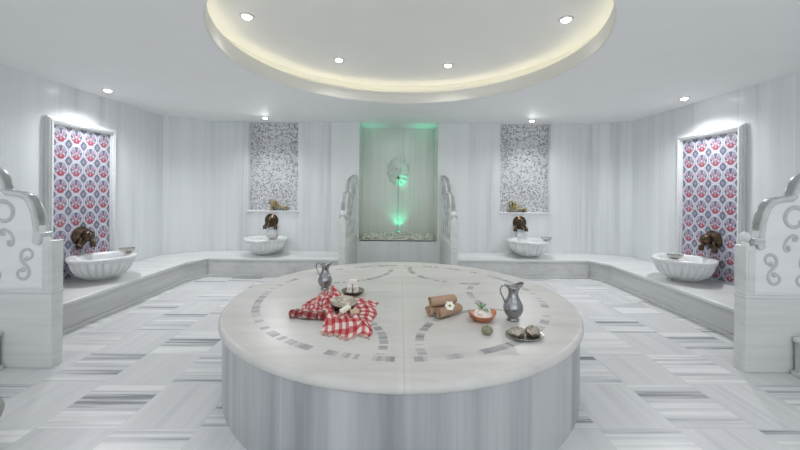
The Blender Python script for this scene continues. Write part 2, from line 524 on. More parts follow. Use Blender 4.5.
# ------------------------------------------------------------------ mosaic alcoves
def alcove(x0, x1, label):
    t = thing('mosaic_alcove', label, 'mosaic panel', ((x0+x1)/2, YB, MZ), 0, 'mosaic alcoves')
    w = (x1-x0)/2; D = .105; H = ZC-MZ
    mb = MB(); mb.quad([(-w, D, 0), (w, D, 0), (w, D, H), (-w, D, H)], [(0, 0), (2*w, 0), (2*w, H), (0, H)])
    mb.build('mosaic', MOSAIC, t, fix=False)
    mb = MB(); mb.box(-w-.02, w+.02, -.02, D, -.028, 0); mb.build('sill', FRAME, t, bevel=.004)
    for s in (-1, 1):
        mb = MB(); mb.quad([(s*w, 0, 0), (s*w, D, 0), (s*w, D, H), (s*w, 0, H)]); mb.build('side_lining', FRAME, t)
    return t
alcove(ML0, ML1, 'left alcove lined with grey and white mosaic above the sink')
alcove(MR0, MR1, 'right alcove lined with grey and white mosaic above the sink')

# ------------------------------------------------------------------ benches
BZ = .295
def offset_path(pts, d):
    """shift an open polyline to its right-hand side by d"""
    out = []
    for i, p in enumerate(pts):
        a = Vector(pts[max(i-1, 0)]); b = Vector(p); c = Vector(pts[min(i+1, len(pts)-1)])
        ns = []
        for s, e in ((a, b), (b, c)):
            v = e-s
            if v.length > 1e-6: v.normalize(); ns.append(Vector((v.y, -v.x)))
        n = (ns[0]+ns[-1])/2; n = n/n.length_squared if n.length > 1e-6 else ns[0]
        out.append((b.x+n.x*d, b.y+n.y*d))
    return out
def bench(label, front, back, sgn):
    t = thing('marble_bench', label, 'bench', (front[0][0], front[0][1], 0))
    ox, oy = front[0]
    loc = lambda P: [(x-ox, y-oy) for x, y in P]
    f, b = loc(front), loc(back)
    mb = MB(); mb.prism(f+b[::-1], BZ-.04, BZ, 'z'); mb.build('seat_slab', BENCH, t, bevel=.01, seg=3)
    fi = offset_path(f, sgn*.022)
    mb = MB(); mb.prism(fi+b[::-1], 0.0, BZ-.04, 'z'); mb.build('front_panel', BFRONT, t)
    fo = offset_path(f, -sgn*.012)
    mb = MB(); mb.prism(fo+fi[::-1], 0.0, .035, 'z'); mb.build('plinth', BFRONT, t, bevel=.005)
    return t
bench('low marble bench along the left wall, turning the corner to the fountain',
      [(-3.20, 2.83), (-3.20, 5.27), (-3.05, 5.60), (-.875, 5.60)], [(-3.965, 2.83), (-3.965, 5.87), (-3.395, 6.295), (-.875, 6.295)], -1)
bench('low marble bench along the right wall, turning the corner to the fountain',
      [(3.20, 2.85), (3.20, 5.38), (3.05, 5.66), (.835, 5.66)], [(3.965, 2.85), (3.965, 5.99), (3.425, 6.295), (.835, 6.295)], 1)
bench('marble bench end at the left picture edge, in front of the carved screen', [(-3.04, -.2), (-3.04, 2.70)], [(-3.965, -.2), (-3.965, 2.70)], -1)
bench('marble bench end at the right picture edge, in front of the carved screen', [(3.04, -.2), (3.04, 2.72)], [(3.965, -.2), (3.965, 2.72)], 1)

# ------------------------------------------------------------------ carved screens
def euler(c, L, kf, th0, n=40):
    """curve from its curvature; c is where its midpoint lands, returns (u,z) points"""
    ds = L/n; half = []
    def run(sg):
        x = z = 0; th = th0; out = []
        for i in range(n//2):
            s = (i+.5)*ds*sg
            th += kf(s/(L/2))*ds*sg
            x += cos(th)*ds*sg; z += sin(th)*ds*sg; out.append((x, z))
        return out
    a = run(-1)[::-1]+[(0, 0)]+run(1)
    return [(c[0]+p[0], c[1]+p[1]) for p in a]
def screen(label, loc, rz, L, ball, su=1.0, th=1.0):
    t = thing('carved_marble_screen', label, 'carved screen', loc, rz, 'carved marble screens')
    mb = MB(); mb.box(0, L, -.05, .05, 0, .575); mb.build('base', SBASE, t, bevel=.006)
    mb = MB(); mb.box(-.006, L, -.056, .056, .575, .60); mb.build('base_cap', SBASE, t, bevel=.008)
    top = [(.085, 1.03), (.092, 1.10), (.100, 1.16), (.118, 1.235), (.145, 1.295), (.18, 1.335), (.225, 1.358), (.28, 1.368), (.335, 1.372),
           (.352, 1.385), (.362, 1.43), (.385, 1.485), (.43, 1.535), (.50, 1.575), (.60, 1.61), (.75, 1.645), (.95, 1.66), (L, 1.665)]
    top = [(.03+(u if u < .101 else .1+(u-.1)*su) if u < L else L, z) for u, z in top]
    top = [p for p in top if p[0] < L-.02]+[top[-1]]
    poly = [(.07, .60), (.07, .99)]+top+[(L, .60)]
    mb = MB(); mb.prism(poly, -.028, .028); mb.build('panel', SCREEN, t)
    # moulded rim riding on the curved top edge
    mb = MB(); path = [(.112, .985), (.116, 1.03)]+top[1:]
    inner = []
    for i, p in enumerate(path):
        a, b = path[max(i-1, 0)], path[min(i+1, len(path)-1)]
        d = Vector((b[0]-a[0], b[1]-a[1])).normalized()
        inner.append((p[0]+d.y*.042, p[1]-d.x*.042))
    secs = []
    for (p, q) in zip(path, inner):
        e = lambda k: (p[0]+(q[0]-p[0])*k, p[1]+(q[1]-p[1])*k)
        sec = [(0, -.034), (.12, -.046), (.5, -.05), (1, -.036), (1, .036), (.5, .05), (.12, .046), (0, .034)]
        secs.append([(e(k)[0], y, e(k)[1]) for k, y in sec])
    m = 8; vs = [p for s in secs for p in s]
    fs = [(i*m+k, i*m+(k+1) % m, (i+1)*m+(k+1) % m, (i+1)*m+k) for i in range(len(secs)-1) for k in range(m)]
    fs += [tuple(range(m)), tuple((len(secs)-1)*m+k for k in range(m))]
    mb.add(vs, fs); mb.build('rim_moulding', RIM, t, smooth=True)
    # volute block where the rim ends
    mb = MB()
    for s in (-1, 1):
        mb.tube([(.118, s*.028, .985), (.118, s*.058, .985)], .030, 14)
    mb.box((.066 if ball else .09), .148, -.055, .055, .995, 1.045)
    mb.build('volute', RIM, t, bevel=.008)
    mb = MB(); mb.box(0, .075, -.05, .05, .60, .985); mb.box(.012, .063, -.056, .056, .63, .95)
    mb.build('post', SBASE, t, bevel=.006)
    if ball:
        mb = MB(); mb.lathe([(.0, .985), (.03, .985), (.028, 1.0), (.018, 1.012), (.027, 1.022), (.036, 1.045), (.036, 1.06), (.027, 1.08), (.012, 1.09), (0, 1.092)], 18, c=(.037, 0, 0))
        mb.build('finial', BASIN, t, smooth=True)
    # sunk border line and scroll carving, on both faces
    for s in (-1, 1):
        y = s*.030
        ax = (Vector((0, 1, 0)), .55)
        mb = MB(); mb.box(.085, L-.01, *sorted((s*.026, s*.036)), .615, .632)
        mb.build('border_strip', SCREEN, t, bevel=.003)
        S = lambda k: (lambda q: k*(1 if q > 0 else -1)*sqrt(abs(q)))
        C = lambda k: (lambda q: k*(q*q*1.6+.12))
        curves = [([euler((.225, .80), .56, S(30), .72)], .0135),
                  ([euler((.50, 1.09), 1.15, S(15.5), 1.2)], .019), ([euler((.335, 1.03), .30, C(50), -2.2)], .012),
                  ([euler((.475, .79), .56, S(-30), 2.42)], .0135),
                  ([euler((.73, .80), .56, S(30), .72)], .0135),
                  ([euler((.86, 1.20), 1.15, S(-15.5), 1.95)], .019), ([euler((.98, .79), .56, S(-30), 2.42)], .0135),
                  ([euler((.68, 1.38), .50, S(33), .4)], .0135), ([euler((1.10, 1.40), .56, S(30), 1.6)], .0135)]
        for cs, r in curves:
            mb = MB()
            for c in cs:
                n = len(c); rr = [r*(.72+.28*sin(pi*i/(n-1))) for i in range(n)]
                mb.tube([(u, y, z) for u, z in c], rr, 8, sq=ax)
                mb.ell((c[0][0], y, c[0][1]), (r*1.5, r*.8, r*1.5), 10, 6); mb.ell((c[-1][0], y, c[-1][1]), (r*1.5, r*.8, r*1.5), 10, 6)
            mb.build('scroll_carving', CARVE, t, smooth=True)
    return t
screen('tall carved marble screen at the left picture edge, end post without a ball', (-2.69, 2.77, 0), pi, 1.272, False)
screen('tall carved marble screen at the right picture edge, ball on its end post', (2.70, 2.79, 0), 0, 1.262, True)
screen('carved marble screen on the left side of the fountain niche', (-.815, 4.95, 0), pi/2, 1.345, True, 1.7)
screen('carved marble screen on the right side of the fountain niche', (.775, 4.97, 0), pi/2, 1.325, True, 1.7)

# ------------------------------------------------------------------ fountain niche
t = thing('fountain_trough', 'marble fountain trough holding pebbles in the green lit niche', 'fountain trough', (-.03, YB, 0))
mb = MB(); mb.box(NL+.03+.004, NR+.03-.004, .0, .06, .475, .505); mb.build('ledge', SBASE, t, bevel=.006)
mb = MB(); mb.box(NL+.03+.004, NR+.03-.004, .06, YN-YB-.004, 0, .47); mb.build('trough_body', SBASE, t)
mb = MB()
rnd = random.Random(3)
for k in range(620):
    x = rnd.uniform(NL+.05, NR-.05); y = rnd.uniform(YB+.085, YN-.05)
    h = .47+.05*rnd.random()+.045*(y-YB)/.65
    r = rnd.uniform(.018, .034); q = rnd.uniform(.6, 1)
    mb.ell((x, y, h), (r, r*q, r*.65), 7, 5)
tag(mb.build('pebbles', PEBBLE, smooth='all'), 'bed of cream and white pebbles in the fountain trough', 'pebbles', kind='stuff')
def lion_pt(r, th):
    x, z = r*sin(th), r*cos(th)
    R = 1+.045*cos(11*th)*min(1, r*1.5)
    g = lambda cx, cz, sx, sz, a: a*exp(-((x-cx)/sx)**2-((z-cz)/sz)**2)
    h = .10*sqrt(max(0, 1-r**2.4))
    if r > .45: h += .026*sin(13*th+9*r)*min(1, (r-.45)*4)*(1-r**6)
    h += g(0, -.28, .22, .20, .085)+g(0, -.16, .12, .10, .035)+g(0, .10, .10, .30, .03)
    h += g(-.22, .22, .17, .07, .035)+g(.22, .22, .17, .07, .035)-g(-.22, .08, .09, .07, .045)-g(.22, .08, .09, .07, .045)
    h += g(-.30, -.18, .15, .15, .02)+g(.30, -.18, .15, .15, .02)-g(0, -.45, .15, .06, .10)+g(0, -.60, .17, .09, .05)
    h += g(-.48, .58, .13, .13, .045)+g(.48, .58, .13, .13, .045)
    return (x*R*.22, -h*.85, z*R*.285)
t = thing('lion_head_fountain', 'carved marble lion head spout on the back of the green lit niche', 'lion head', (-.035, YN, 1.77))
mb = MB(); nr, nt_ = 26, 88
vs = [lion_pt(0, 0)]+[lion_pt((i+1)/nr, 2*pi*k/nt_) for i in range(nr) for k in range(nt_)]
fs = [(0, 1+k, 1+(k+1) % nt_) for k in range(nt_)]+[(1+i*nt_+k, 1+(i+1)*nt_+k, 1+(i+1)*nt_+(k+1) % nt_, 1+i*nt_+(k+1) % nt_) for i in range(nr-1) for k in range(nt_)]
mb.add(vs, fs); mb.build('head', obj_marble('lion_marble', (.80, .83, .80), (.74, .77, .74), (.64, .67, .65), rough=.4), t, smooth='all')
mb = MB(); mb.tube([(0, -.03, -.125), (0, -.115, -.13)], .02, 10); mb.build('spout', plain('spout_dark', (.05, .06, .05), .4), t, smooth=True)  # near-black tube in the lion's mouth
mb = MB(); z0 = 1.64
mb.tube([(-.035, YN-.12, z0), (-.035, YN-.145, z0-.06), (-.035, YN-.155, z0-.3), (-.035, YN-.16, .55)], [.008, .007, .006, .008], 8)
tag(mb.build('water_stream', WATER, smooth=True), 'thin stream of water falling from the lion head to the pebbles', 'water stream')
t = thing('green_uplight', 'small green lamp among the pebbles under the lion head', 'lamp', (-.02, YN-.10, .555))
mb = MB(); mb.lathe([(0, 0), (.035, 0), (.035, .03), (.028, .034), (0, .034)], 16); mb.build('housing', CHROME, t, smooth=True)
mb = MB(); mb.lathe([(.026, .0355), (0, .037)], 16); mb.build('lens', GLAMP, t)

# ------------------------------------------------------------------ wash basins, taps and bath bowls
def basin_proto(label):
    t = thing('wash_basin', label, 'sink', (0, 0, BZ), 0, 'fluted marble basins')
    n = 208
    def mod(th, r, z, i):
        lobe = 1+.045*cos(4*th)
        if 1 <= i <= 8: r = r*(1+.085*(abs(cos(13*th))**.6-.75)*min(1, i/3))
        return r*(1+(lobe-1)*min(1, max(0, z-.03)/.2)), z
    prof = [(0, .012), (.135, .012), (.172, .032), (.222, .062), (.264, .10), (.292, .15), (.308, .195), (.318, .225), (.322, .235), (.338, .24), (.345, .252), (.345, .272), (.338, .282),
            (.30, .284), (.27, .28), (.255, .262), (.235, .20), (.19, .135), (.10, .10), (0, .092)]
    mb = MB(); mb.lathe(prof, n, mod); mb.build('bowl', BASIN, t, smooth='all')
    mb = MB(); mb.lathe([(0, 0), (.13, 0), (.13, .012), (0, .013)], 40); mb.build('foot', BFRONT, t)
    return t
b0 = basin_proto('fluted marble basin on the left wall bench below the tile panel')
b0.location = (-3.60, 4.27, BZ)
dup(b0, (3.575, 4.43, BZ), pi, 'fluted marble basin on the right wall bench below the tile panel')
BL, BR = Vector((-2.27, 5.955, BZ)), Vector((2.18, 5.955, BZ))
def splash(b, label):
    bb = dup(b0, b, pi/2, label)
    # raised back plate of the two basins at the rear wall
    mb = MB(); mb.prism([(-.10, .2), (.10, .2), (.10, .33), (.09, .36), (.06, .375), (-.06, .375), (-.09, .36), (-.10, .33)], .305, .33)
    o = mb.build('back_plate', BASIN, bb, bevel=.008); o.rotation_euler = (0, 0, -pi/2)
splash(BL, 'fluted marble basin on the rear bench left of the fountain')
splash(BR, 'fluted marble basin on the rear bench right of the fountain')

def tap_proto(label):
    """faces -Y, wall plane at y = 0"""
    t = thing('bath_tap', label, 'tap', (0, 0, 0), 0, 'bronze taps')
    def turned(mb, prof, c, axis):                # prof = (r, depth)
        k = len(mb.v); mb.lathe(prof, 28)
        for i in range(k, len(mb.v)):
            x, y, z = mb.v[i]
            mb.v[i] = (c[0]+x, c[1]-z, c[2]+y) if axis == 'y' else (c[0]+z, c[1]+y, c[2]+x)
    mb = MB(); turned(mb, [(0, 0), (.112, 0), (.112, .014), (.102, .024), (.094, .02), (.078, .034), (.062, .05), (.0, .055)], (0, 0, 0), 'y')
    mb.build('wall_rosette', BRONZE, t, smooth=True)
    mb = MB(); turned(mb, [(0, .05), (.05, .05), (.062, .07), (.066, .095), (.058, .12), (.046, .128), (.040, .122), (.034, .132), (.016, .14), (0, .141)], (0, 0, .0), 'y')
    mb.build('body', BRONZE, t, smooth=True)
    mb = MB(); mb.tube([(0, -.06, -.02), (0, -.10, -.045), (0, -.135, -.06), (0, -.15, -.085), (0, -.152, -.11)], [.026, .024, .02, .019, .021], 14)
    mb.build('spout', BRONZE, t, smooth=True)
    for s in (-1, 1):
        mb = MB(); mb.tube([(s*.045, -.05, -.03), (s*.072, -.06, -.06), (s*.085, -.065, -.095)], [.026, .023, .024], 12)
        h = mb.build('valve_arm', BRONZE, t, smooth=True)
        mb = MB(); mb.ell((s*.09, -.068, -.112), (.03, .03, .026), 14, 8)
        for k in range(4):
            a = pi/4+k*pi/2; mb.ell((s*.09+.028*cos(a), -.075, -.112+.028*sin(a)), (.014, .014, .014), 8, 6)
        mb.build('handle', BRONZE, h, smooth=True)
    return t
t0 = tap_proto('bronze tap on the left tile panel above the basin')
t0.scale = (1.06,)*3; t0.location = (-3.952, 4.36, .80); t0.rotation_euler = (0, 0, pi/2)
dup(t0, (3.952, 4.43, .805), -pi/2, 'bronze tap on the right tile panel above the basin')
dup(t0, (-2.29, YB-.004, .84), 0, 'bronze tap on the rear wall left of the fountain')
dup(t0, (2.14, YB-.004, .835), 0, 'bronze tap on the rear wall right of the fountain')

def bowl_proto(label):
    mb = MB(); mb.lathe([(0, 0), (.04, 0), (.062, .012), (.076, .032), (.082, .05), (.087, .053), (.085, .056), (.079, .053), (.072, .034), (.058, .016), (.02, .007), (.012, .018), (0, .02)], 36)
    return tag(mb.build('bath_bowl', SILVER, smooth=True), label, 'bowl', 'metal bath bowls')
zr = BZ+.285
o0 = bowl_proto('metal bath bowl on the rim of the left wall basin'); o0.location = (-3.462, 4.475, zr)
for p, l in (((3.375, 4.315, zr), 'metal bath bowl on the rim of the right wall basin'), ((BL.x+.20, BL.y-.21, zr), 'metal bath bowl on the rim of the basin left of the fountain'),
             ((BR.x+.235, BR.y-.155, zr), 'metal bath bowl on the rim of the basin right of the fountain')):
    c = o0.copy(); COL.objects.link(c); c.location = p; c['label'] = l

def clog(label, loc, rz):
    """gilded bath clog: sole on two stilts, arched strap, raised toe"""
    t = thing('gilded_clog', label, 'clog ornament', loc, rz, 'gilded bath clogs')
    mb = MB(); sec = [(-.15, .115), (-.155, .135), (-.12, .108), (-.05, .085), (.05, .075), (.13, .075), (.16, .085), (.155, .06), (.05, .052), (-.05, .06), (-.12, .085)]
    mb.prism(sec, -.045, .045); mb.build('sole', GOLD, t, bevel=.006)
    for x0, x1, h in ((-.125, -.10, .10), (.115, .14, .066)):
        mb = MB(); mb.prism([(x0-.008, 0), (x1+.008, 0), (x1, h), (x0, h)], -.04, .04); mb.build('stilt', GOLD, t, bevel=.004)
    mb = MB()
    for dx in (-.022, 0, .022):
        mb.tube([(-.075+dx, .05*cos(a), .085+.085*sin(a)) for a in [pi*i/14 for i in range(15)]], .012, 8)
    mb.build('strap', GOLD, t, smooth=True)
    mb = MB(); mb.tube([(-.15, 0, .115), (-.165, 0, .15), (-.15, 0, .185), (-.12, 0, .20), (-.105, 0, .185)], [.014, .013, .012, .012, .016], 10); mb.build('toe_curl', GOLD, t, smooth=True)
    mb = MB(); mb.ell((-.02, 0, .098), (.035, .03, .022), 12, 8); mb.build('ornament', GOLD, t, smooth=True)
    return t
clog('gilded bath clog ornament on the left alcove sill, high end with an arched strap', (-2.19, YB+.048, MZ), .05)
clog('gilded bath clog ornament on the right alcove sill, high end with an arched strap', (2.13, YB+.048, MZ), .05)

# ------------------------------------------------------------------ the round heated stone
TX, TY, TR, TZ = .015, 2.93, 1.352, .53
tb = thing('round_stone_platform', 'large round marble heated platform in the middle of the room', 'stone platform', (TX, TY, 0))
mb = MB(); R = TR
edge = [(R-.030, TZ), (R-.016, TZ-.003), (R-.006, TZ-.011), (R, TZ-.024), (R, TZ-.038), (R-.006, TZ-.050), (R-.018, TZ-.059), (R-.05, TZ-.062)]
mb.lathe([(0, TZ), (R*.5, TZ)]+edge+[(0, TZ-.062)], 160); mb.build('top_slab', TOP, tb, smooth=True)
mb = MB(); rb = TR-.024
mb.lathe([(rb, TZ-.061), (rb, 0)], 160); mb.build('clad_side', SIDE, tb, smooth=True)
# ------------------------------------------------------------------ things on the stone
def on(px, py): return at(px, py, TZ)
def jug(label, loc, rz, H):
    """pear-shaped jug, handle toward -x, spout toward +x (local)"""
    t = thing('metal_jug', label, 'jug', loc, rz, 'pewter jugs')
    k = H/.25
    prof = [(0, 0), (.038, 0), (.041, .006), (.034, .014), (.034, .022), (.052, .04), (.064, .065), (.067, .085), (.062, .108), (.05, .135), (.038, .158), (.032, .178), (.033, .196), (.039, .214), (.048, .228),
            (.046, .229), (.036, .214), (.030, .196), (.029, .178), (.034, .158), (.0, .150)]
    def mod(th, r, z, i):
        if z > .18:
            f = (z-.18)/.05; d = max(0, cos(th))**3
            r = r*(1-.10*f*abs(sin(th)))+.030*f*f*d
            z = z+.028*f*f*d+.008*f*f*max(0, -cos(th))
        return r*k, z*k
    mb = MB(); mb.lathe(prof, 48, mod); mb.build('body', PEWTER, t, smooth='all')
    mb = MB(); pts = [(-.040, .226), (-.058, .240), (-.082, .236), (-.094, .212), (-.088, .182), (-.074, .158), (-.066, .140), (-.058, .122)]
    mb.tube([(x*k, 0, z*k) for x, z in pts], [.006, .006, .0055, .005, .005, .005, .006, .007], 10)
    mb.ell((-.058*k, 0, .243*k), (.009, .007, .007), 8, 6)
    mb.build('handle', PEWTER, t, smooth=True)
    return t
p = on(325, 289); jug('pewter jug behind the red checked towels, left of the platform centre', p, -.25, .232)
p = on(513, 320); jug('pewter jug standing beside the copper dish on the right half', p, .15, .247)

# rolled brown towels: a true spiral section swept along the roll
def roll(label, c, ang, L, r):
    t = thing('rolled_towel', label, 'towel', c, ang, 'rolled brown towels')
    turns, n = 3.0, 90; th = .0085
    outer, inner = [], []
    for i in range(n+1):
        a = turns*2*pi*i/n; q = .010+(r-.010)*(i/n)
        outer.append((q*cos(-a), q*sin(-a))); q2 = max(.002, q-th*.80); inner.append((q2*cos(-a), q2*sin(-a)))
    sec = outer+inner[::-1]
    m = len(sec); K = 9; vs = []
    for k in range(K):
        x = -L/2+L*k/(K-1); w = 1+.03*sin(k*1.9+L*40)-(.05 if k in (0, K-1) else 0)
        vs += [(x+.004*sin(i*.35), p[0]*w, p[1]*w) for i, p in enumerate(sec)]
    fs = [(k*m+i, k*m+(i+1) % m, (k+1)*m+(i+1) % m, (k+1)*m+i) for k in range(K-1) for i in range(m)]
    for k in (0, K-1):
        for i in range(n): fs.append((k*m+i, k*m+i+1, k*m+2*n+1-i-1, k*m+2*n+1-i))
    mb = MB(); mb.add(vs, fs); mb.build('terry_roll', TERRY, t, smooth=True)
    mb = MB(); mb.lathe([(0, -L*.47), (r*.2, -L*.47), (r*.2, L*.47), (0, L*.47)], 16)
    mb.v = [(z, x, y) for x, y, z in mb.v]; mb.build('roll_core', TERRY, t)
    return t
ra = math.radians(38); rr_ = .037
d = Vector((cos(ra), sin(ra), 0)); nrm = Vector((-sin(ra), cos(ra), 0))
c1 = on(449.5, 316.5)+Vector((0, .012, rr_))
c2 = c1+nrm*(rr_*2.05)-d*.03
c3 = c1+nrm*rr_*1.02-d*.028+Vector((0, 0, rr_*1.74))
roll('rolled brown towel at the front of the little stack', c1, ra, .20, rr_)
roll('rolled brown towel at the back left of the little stack', c2, ra, .19, rr_)
roll('rolled brown towel lying on top of the other two rolls', c3, ra-.28, .19, rr_)
fpos = c1+d*.012+Vector((-.012, -.040, .042))
t = thing('white_flower', 'white flower with a green eye resting on the brown towel rolls', 'flower', fpos)
face = Matrix.Rotation(math.radians(52), 4, 'X')
for k in range(6):
    a = k*pi/3; mb = MB(); rad = Vector((cos(a), sin(a), 0)); tan = Vector((-sin(a), cos(a), 0))
    def pf(s, q):
        w = .016*sin(pi*min(1, .12+s*.86))**.7
        v = rad*(.005+.029*s)+tan*((q-.5)*2*w)+Vector((0, 0, .010*s*s+.003*cos((q-.5)*5)+.001*k % .002))
        return tuple(face @ v)
    mb.grid(pf, 7, 6); mb.build('petal', PETAL, t, smooth='all', fix=False)
mb = MB(); mb.ell((0, 0, .006), (.009, .009, .006), 12, 8); mb.v = [tuple(face @ Vector(v)) for v in mb.v]; mb.build('flower_centre', FLCENTER, t, smooth=True)

# copper dish with white foam and mint
p = on(482, 320)
t = thing('copper_dish', 'small copper dish with two ears in front of the right hand jug', 'dish', p, .25)
def earmod(th, r, z, i):
    e = max(0, abs(cos(th))-.80)/.20
    if z > .022: return r*(1+.13*e), z+.016*e*(z-.022)/.018
    return r, z
mb = MB(); mb.lathe([(0, 0), (.05, 0), (.066, .010), (.078, .026), (.083, .040), (.087, .041), (.086, .044), (.079, .042), (.072, .026), (.06, .013), (0, .008)], 56, earmod)
mb.build('dish_body', COPPER, t, smooth='all')
p2 = p+Vector((0, 0, .012))
t = thing('foam_mound', 'mound of white soap shavings in the copper dish', 'soap shavings', p2)
mb = MB(); mb.lathe([(.060, .0), (.068, .012), (.067, .022), (.058, .036), (.042, .052), (.022, .064), (0, .068)], 40, lambda th, r, z, i: (r*(1+.06*sin(5*th+z*90)+.03*sin(11*th)), z+.004*sin(7*th+i)))
mb.build('mound', CREAM, t, smooth='all')
for k in range(5):
    a = k*1.9+.4; mb = MB(); mb.ell((.036*cos(a), .036*sin(a)-.006, .045+.006*(k % 2)), (.022, .019, .017), 12, 8)
    mb.build('shaving', SOAP if k % 2 else CREAM, t, smooth=True)
t = thing('mint_sprig', 'green mint sprig on the white mound in the copper dish', 'leaf sprig', p2+Vector((0, 0, .06)))
def leaf(name, a, L, w, tilt, z0=0):
    mb = MB(); rad = Vector((cos(a), sin(a), 0)); tan = Vector((-sin(a), cos(a), 0))
    mb.grid(lambda s, q: tuple(rad*(L*s)+tan*((q-.5)*2*w*sin(pi*min(1, .05+.95*s))**.8)+Vector((0, 0, z0+tilt*s-L*.45*s*s+.004*abs(q-.5)*2))), 8, 4)
    mb.build(name, LEAF, t, smooth='all', fix=False)
leaf('leaf', -.9, .055, .017, .022); leaf('leaf', 2.7, .05, .014, .055); leaf('leaf', .6, .04, .012, .045); leaf('leaf', 1.8, .035, .01, .05, .005); leaf('leaf', -2.2, .04, .013, .03)

# small ribbed gourd-like soap
p = on(487, 334)
t = thing('ribbed_soap_ball', 'small ribbed brownish green ball in front of the copper dish', 'soap ball', p)
mb = MB(); m_ = 10
mb.lathe([(.036*sin(pi*i/m_)*(1 if i else 0), .023-.023*cos(pi*i/m_)) for i in range(m_+1)], 54, lambda th, r, z, i: (r*(1-.16*(.5+.5*cos(9*th))**3), z))
mb.build('body', plain('ribbed_soap', (.27, .24, .16), .5, var=.35, scale=50), t, smooth='all')
mb = MB(); mb.tube([(0, 0, .043), (.003, 0, .05), (.008, .003, .054)], [.004, .003, .003], 8)
for k in range(3): mb.tube([(.034*cos(a)*q, .034*sin(a)*q, .023+.024*sqrt(max(0, 1-q*q))) for a in (k*2.1-1.9,) for q in (0, .3, .6, .85, 1)], .0022, 6)
mb.build('green_tie', LEAF, t, smooth=True)

# silver tray with two embossed soap cases
p = on(524.5, 336.5)
t = thing('oval_tray', 'oval silver tray at the right front of the platform', 'tray', p, .12)
mb = MB(); mb.lathe([(0, 0), (.085, 0), (.098, .008), (.112, .013), (.115, .016), (.111, .0165), (.096, .012), (.083, .006), (0, .005)], 64, lambda th, r, z, i: (r*(1+(.015*cos(20*th) if r > .1 else 0)), z), rx=.98, ry=.80)
mb.build('tray_body', SILVER, t, smooth='all')
def case(label, loc, rz):
    t = thing('embossed_soap_case', label, 'soap case', loc, rz, 'embossed soap cases')
    def em(th, r, z, i): return r*(1+.05*sin(9*th+i*2.1)*(0 < i)), z+.0035*sin(7*th+i*1.7)
    mb = MB(); mb.lathe([(0, 0), (.040, 0), (.047, .008), (.049, .018), (.046, .020), (0, .020)], 48, None, rx=1.05, ry=.8); mb.build('case_base', OLDMETAL, t, smooth=True)
    mb = MB(); mb.lathe([(.050, .0205), (.050, .026), (.044, .036), (.032, .044), (.016, .048), (0, .049)], 60, em, rx=1.05, ry=.8); mb.build('lid', plain('embossed_silver', (.50, .45, .38), .3, .85, var=.6, scale=110, bump=.8), t, smooth='all')
    mb = MB(); mb.ell((0, 0, .053), (.008, .008, .008), 10, 6); mb.build('knob', SILVER, t, smooth=True)
    return t
c0 = case('embossed silver soap case on the left side of the oval tray', p+Vector((-.045, -.005, .0065)), .3)
dup(c0, p+Vector((.052, .012, .0065)), 1.0, 'embossed silver soap case on the right side of the oval tray')

# checked towels ------------------------------------------------------------
def patch(corner, bulge=None):
    """bilinear patch of the stone between four photo points (bl, br, tr, tl)"""
    P = [on(*c) for c in corner]
    def f(s, t): return P[0]*(1-s)*(1-t)+P[1]*s*(1-t)+P[2]*s*t+P[3]*(1-s)*t
    return f
def smooth01(x): x = max(0, min(1, x)); return x*x*(3-2*x)
fB = patch([(318, 334), (369, 338), (378, 303), (327, 291)])
def hB(s, t):
    e = min(s, 1-s)*7; e2 = min(t, 1-t)*7
    k = smooth01(min(e, 1))*smooth01(min(e2, 1))
    wr = .012*sin(9*s+5*t+1)+.011*sin(17*t-6*s)+.010*sin(23*s+11*t)+.006*sin(37*s-19*t)
    fold = .050*exp(-((s-.13-.06*t)/.13)**2)*smooth01(t*2.5)+.036*exp(-((t-.18)/.14)**2)*(.35+.65*sin(pi*s)**2)
    return .006+k*(.012+max(-.004, wr)+fold)
def pB(s, t):
    v = fB(s, t)
    v.x += .018*sin(t*11+.5)*(1-s)+.012*sin(t*13)*s; v.y += .026*sin(s*8+.6)*(1-t)+.016*sin(s*15+2)*(1-t)
    v.z = TZ+hB(s, t)
    return tuple(v)
t = thing('checked_towel', 'red and white checked towel spread flat under the metal bowl', 'towel', on(345, 318), 0)
org = t.location.copy()
mb = MB(); mb.grid(lambda s, q: tuple(Vector(pB(s, q))-org), 70, 70, lambda s, q: (s*.43, q*.56)); o = mb.build('cloth', CHECK, t, smooth='all', fix=False)
sd = o.modifiers.new('Solid', 'SOLIDIFY'); sd.thickness = .004; sd.offset = -1
mb = MB(); rnd = random.Random(5)
for k in range(44):
    s = k/43; a = Vector(pB(s, 0)); b = Vector(pB(s, .03)); dd = (a-b); dd.z = 0; dd.normalize()
    L = rnd.uniform(.022, .04); sw = rnd.uniform(-.35, .35)
    q = a+Vector((dd.x*cos(sw)-dd.y*sin(sw), dd.x*sin(sw)+dd.y*cos(sw), 0))*L; q.z = TZ+.003
    mid = (a+q)/2; mid.z = TZ+.007
    mb.tube([tuple(a-org), tuple(mid-org), tuple(q-org)], [.003, .0026, .0035], 5)
mb.build('fringe', plain('cotton_fringe', (.66, .42, .38), .9, var=.5, scale=40), t, smooth=True)
